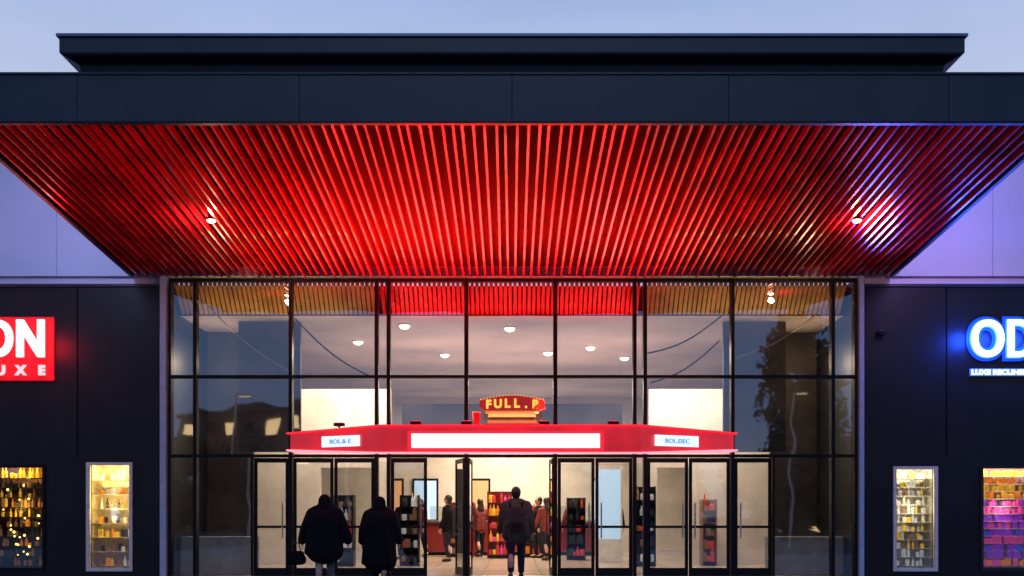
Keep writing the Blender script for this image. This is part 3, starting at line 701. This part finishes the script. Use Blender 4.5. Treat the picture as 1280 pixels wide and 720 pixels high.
def person(loc,head,label,H=1.75,coat='coatblack',trous='jean',bulk=1.0,armout=0.0,stride=0.12,hood=0,longhair=False,coatlen=.85,phase=1,group=None,elbowbend=0.0):
    e=empty('person',loc,head); info(e,label,'person',group); k=H/1.75; e.scale=(k,k,k)
    body=[]; L={}
    for sd in (-1,1):
        st=stride*sd*phase
        hip=(sd*.095,0,.92); kn=(sd*.10,st*.55+.03,.50); an=(sd*.10,st-.02,.09+ (0.03 if st<0 else 0))
        L[sd]=(hip,kn,an)
        body.append([hip+(.085,),kn+(.056,),(an[0],an[1]-.012,.32,.055),an+(.04,)])
        body.append([an+(.038,),(an[0]+sd*.015,an[1]+.14,.045,.036,1.1)])
    body.append([(0,0,.95,.115,1.3,.95),(0,0,1.10,.105,1.2,.9),(0,.0,1.30,.12,1.35,.9),(0,-.01,1.42,.085,1.7,.85)])
    body.append([(0,-.01,1.44,.06),(0,.0,1.54,.055)])
    body.append([(0,.01,1.645,.10,.82,1.0),(0,0,1.67,.105,.80,.98)])
    body.append([(0,.045,1.59,.055,.9,.9)])
    body.append([(0,.105,1.655,.010),(0,.122,1.628,.014)])
    for sd in (-1,1): body.append([(sd*.085,-.0,1.64,.022,.5,.8),(sd*.085,.0,1.62,.018,.5,.8)])
    A={}
    for sd in (-1,1):
        sh=(sd*(.185+.03*(bulk-1)),-.01,1.40); el=(sd*(.245+armout*.6),-.03-stride*sd*phase*.5,1.13); wr=(sd*(.26+armout),.06-stride*sd*phase*.8+elbowbend,.90+elbowbend*.6)
        A[sd]=(sh,el,wr)
        body.append([sh+(.052,),el+(.040,),wr+(.027,)])
        hx,hy,hz=wr[0]+sd*.005,wr[1]+.01,wr[2]-.07
        body.append([wr+(.026,),(hx,hy,hz,.032,.6,1.2)])
        for f,(dy,ln) in enumerate(((-.028,.062),(-.010,.075),(.010,.080),(.028,.070))):
            body.append([(hx,hy+dy,hz-.02,.0095),(hx-sd*.004,hy+dy*1.1,hz-.02-ln*.55,.009),(hx-sd*.018,hy+dy*1.1,hz-.02-ln,.008)])
        body.append([(hx,hy+.03,hz+.02,.011),(hx-sd*.012,hy+.055,hz-.012,.010),(hx-sd*.02,hy+.06,hz-.04,.009)])
    blob('body',body,M['skin'],e,.011,3)
    b=bulk
    coatc=[[(0,0,coatlen,.135*b,1.35,1.0),(0,0,1.10,.128*b,1.3,.98),(0,0,1.30,.14*b,1.4,.95),(0,-.01,1.42,.095*b,1.75,.9)]]
    coatc.append([(0,-.015,1.45,.075*b,1.1,1)])
    if hood==1: coatc.append([(0,-.08,1.47,.085,1.3,.9)])
    if hood==2: coatc+= [[(0,-.03,1.50,.12,1.1,1),(0,-.035,1.66,.128,.95,1.0)],[(0,-.07,1.56,.11,1.0,1)]]
    for sd in (-1,1):
        sh,el,wr=A[sd]; coatc.append([sh+(.072*b,),el+(.060*b,),(wr[0],wr[1],wr[2]+.02,.046*b)])
    for q in range(9):
        xx=random.uniform(-.16,.16)*b
        coatc.append([(xx,-.11*b,coatlen-.02,.03*b),(xx*.8,-.115*b,1.15+random.uniform(-.1,.15),.022*b)])
    blob('coat',coatc,M[coat],e,.016,3)
    tr=[]
    for sd in (-1,1):
        hip,kn,an=L[sd]; tr.append([hip+(.105,),kn+(.076,),(an[0],an[1],an[2]+.05,.066)])
    tr.append([(0,0,.95,.125,1.3,1)])
    blob('trousers',tr,M[trous],e,.016,3)
    for sd in (-1,1):
        hip,kn,an=L[sd]
        blob('shoe',[[(an[0],an[1]-.03,.05,.048),(an[0]+sd*.01,an[1]+.06,.045,.046,1.05),(an[0]+sd*.018,an[1]+.16,.038,.038,1.1)]],M['shoe'],e,.012,2)
    hc=[[(0,-.018,1.675,.112,.86,.98)],[(0,-.03,1.62,.10,.85,.8)]]
    if longhair: hc.append([(0,-.05,1.62,.095,1,.7),(0,-.085,1.45,.09,1.15,.55),(0,-.10,1.36,.07,1.1,.5)])
    blob('hair',hc,M['hair'],e,.012,2)
    for sd in (-1,1):
        bm=bmesh.new(); bmesh.ops.create_uvsphere(bm,u_segments=8,v_segments=6,radius=.012,matrix=Matrix.Translation((sd*.032,.098,1.665))); mk('eye',bm,M['eye'],e,smooth=True)
    bm=bmesh.new(); bmesh.ops.create_uvsphere(bm,u_segments=10,v_segments=6,radius=1,matrix=Matrix.Translation((0,.097,1.592))@Matrix.Diagonal((.024,.008,.007,1))); mk('mouth',bm,M['lip'],e,smooth=True)
    return e
def px(p,y): return (p-640)*(20+y)/1260
p1=person((px(406,-3.4),-3.4,0),.12,'person in bulky black hooded coat walking towards the doors',1.53,'coatblack','palejean',1.95,.17,.12,2,False,.72)
p2=person((px(475,-3.1),-3.1,0),-.08,'person in long bulky dark hooded coat, walking in',1.50,'coatblack','coatblack',1.85,.09,.08,2,False,.52,phase=-1)
p3=person((px(645,-.5),-.5,0),0,'person with backpack and brown jacket walking through open doors',1.74,'coatbrown','jean',1.5,.05,.16,0,False,.84)
p4=person((px(505,8),8,0),math.pi*.9,'visitor in dark jacket standing in the lobby',1.72,'coatblack','jean',1.15,.0,.05,group='visitors in the lobby')
p5=person((px(683,7.2),7.2,0),.5,'visitor in brick red jacket walking in the lobby',1.68,'coatred','jean',1.1,.03,.14,longhair=True,group='visitors in the lobby')
for (p,y,src,r) in ((525,9.5,p5,2.5),(518,10,p4,.4),(673,8.8,p4,2.0),(600,9.6,p5,.4),(768,10,p4,3.3),(716,10,p5,.1),(560,6.5,p4,1.2)):
    dup_tree(src,(px(p,y),y,0.004),r,None)
e=empty('backpack',(px(645,-.5),-.5-.27,1.08)); info(e,'dark brown backpack worn on a visitor\'s back','backpack')
blob('pack_body',[[(0,0,-.05,.14,1.15,.7),(0,0,.22,.12,1.1,.65)]],M['canvas'],e,.014,3)
blob('front_pocket',[[(-.07,-.10,-.04,.06,1,.6),(.07,-.10,-.04,.06,1,.6)]],M['coatgrey'],e,.012,2)
for sd in (-1,1):
    blob('strap',[[(sd*.11,.06,.30,.022),(sd*.14,.22,.40,.022,1,.8),(sd*.15,.41,.26,.02),(sd*.16,.43,.1,.018)]],M['coatblack'],e,.01,1)
e=empty('handbag',(px(370,-3.4),-3.38,.40)); info(e,'black shoulder bag held at the side','bag')
blob('bag_body',[[(-.08,0,.08,.09,1,.6),(.08,0,.08,.09,1,.6)],[(-.07,0,.16,.07,1,.6),(.07,0,.16,.07,1,.6)]],M['coatblack'],e,.014,2)
blob('bag_strap',[[(-.08,0,.2,.012),(-.04,0,.36,.012),(.04,0,.36,.012),(.08,0,.2,.012)]],M['shoe'],e,.008,1)
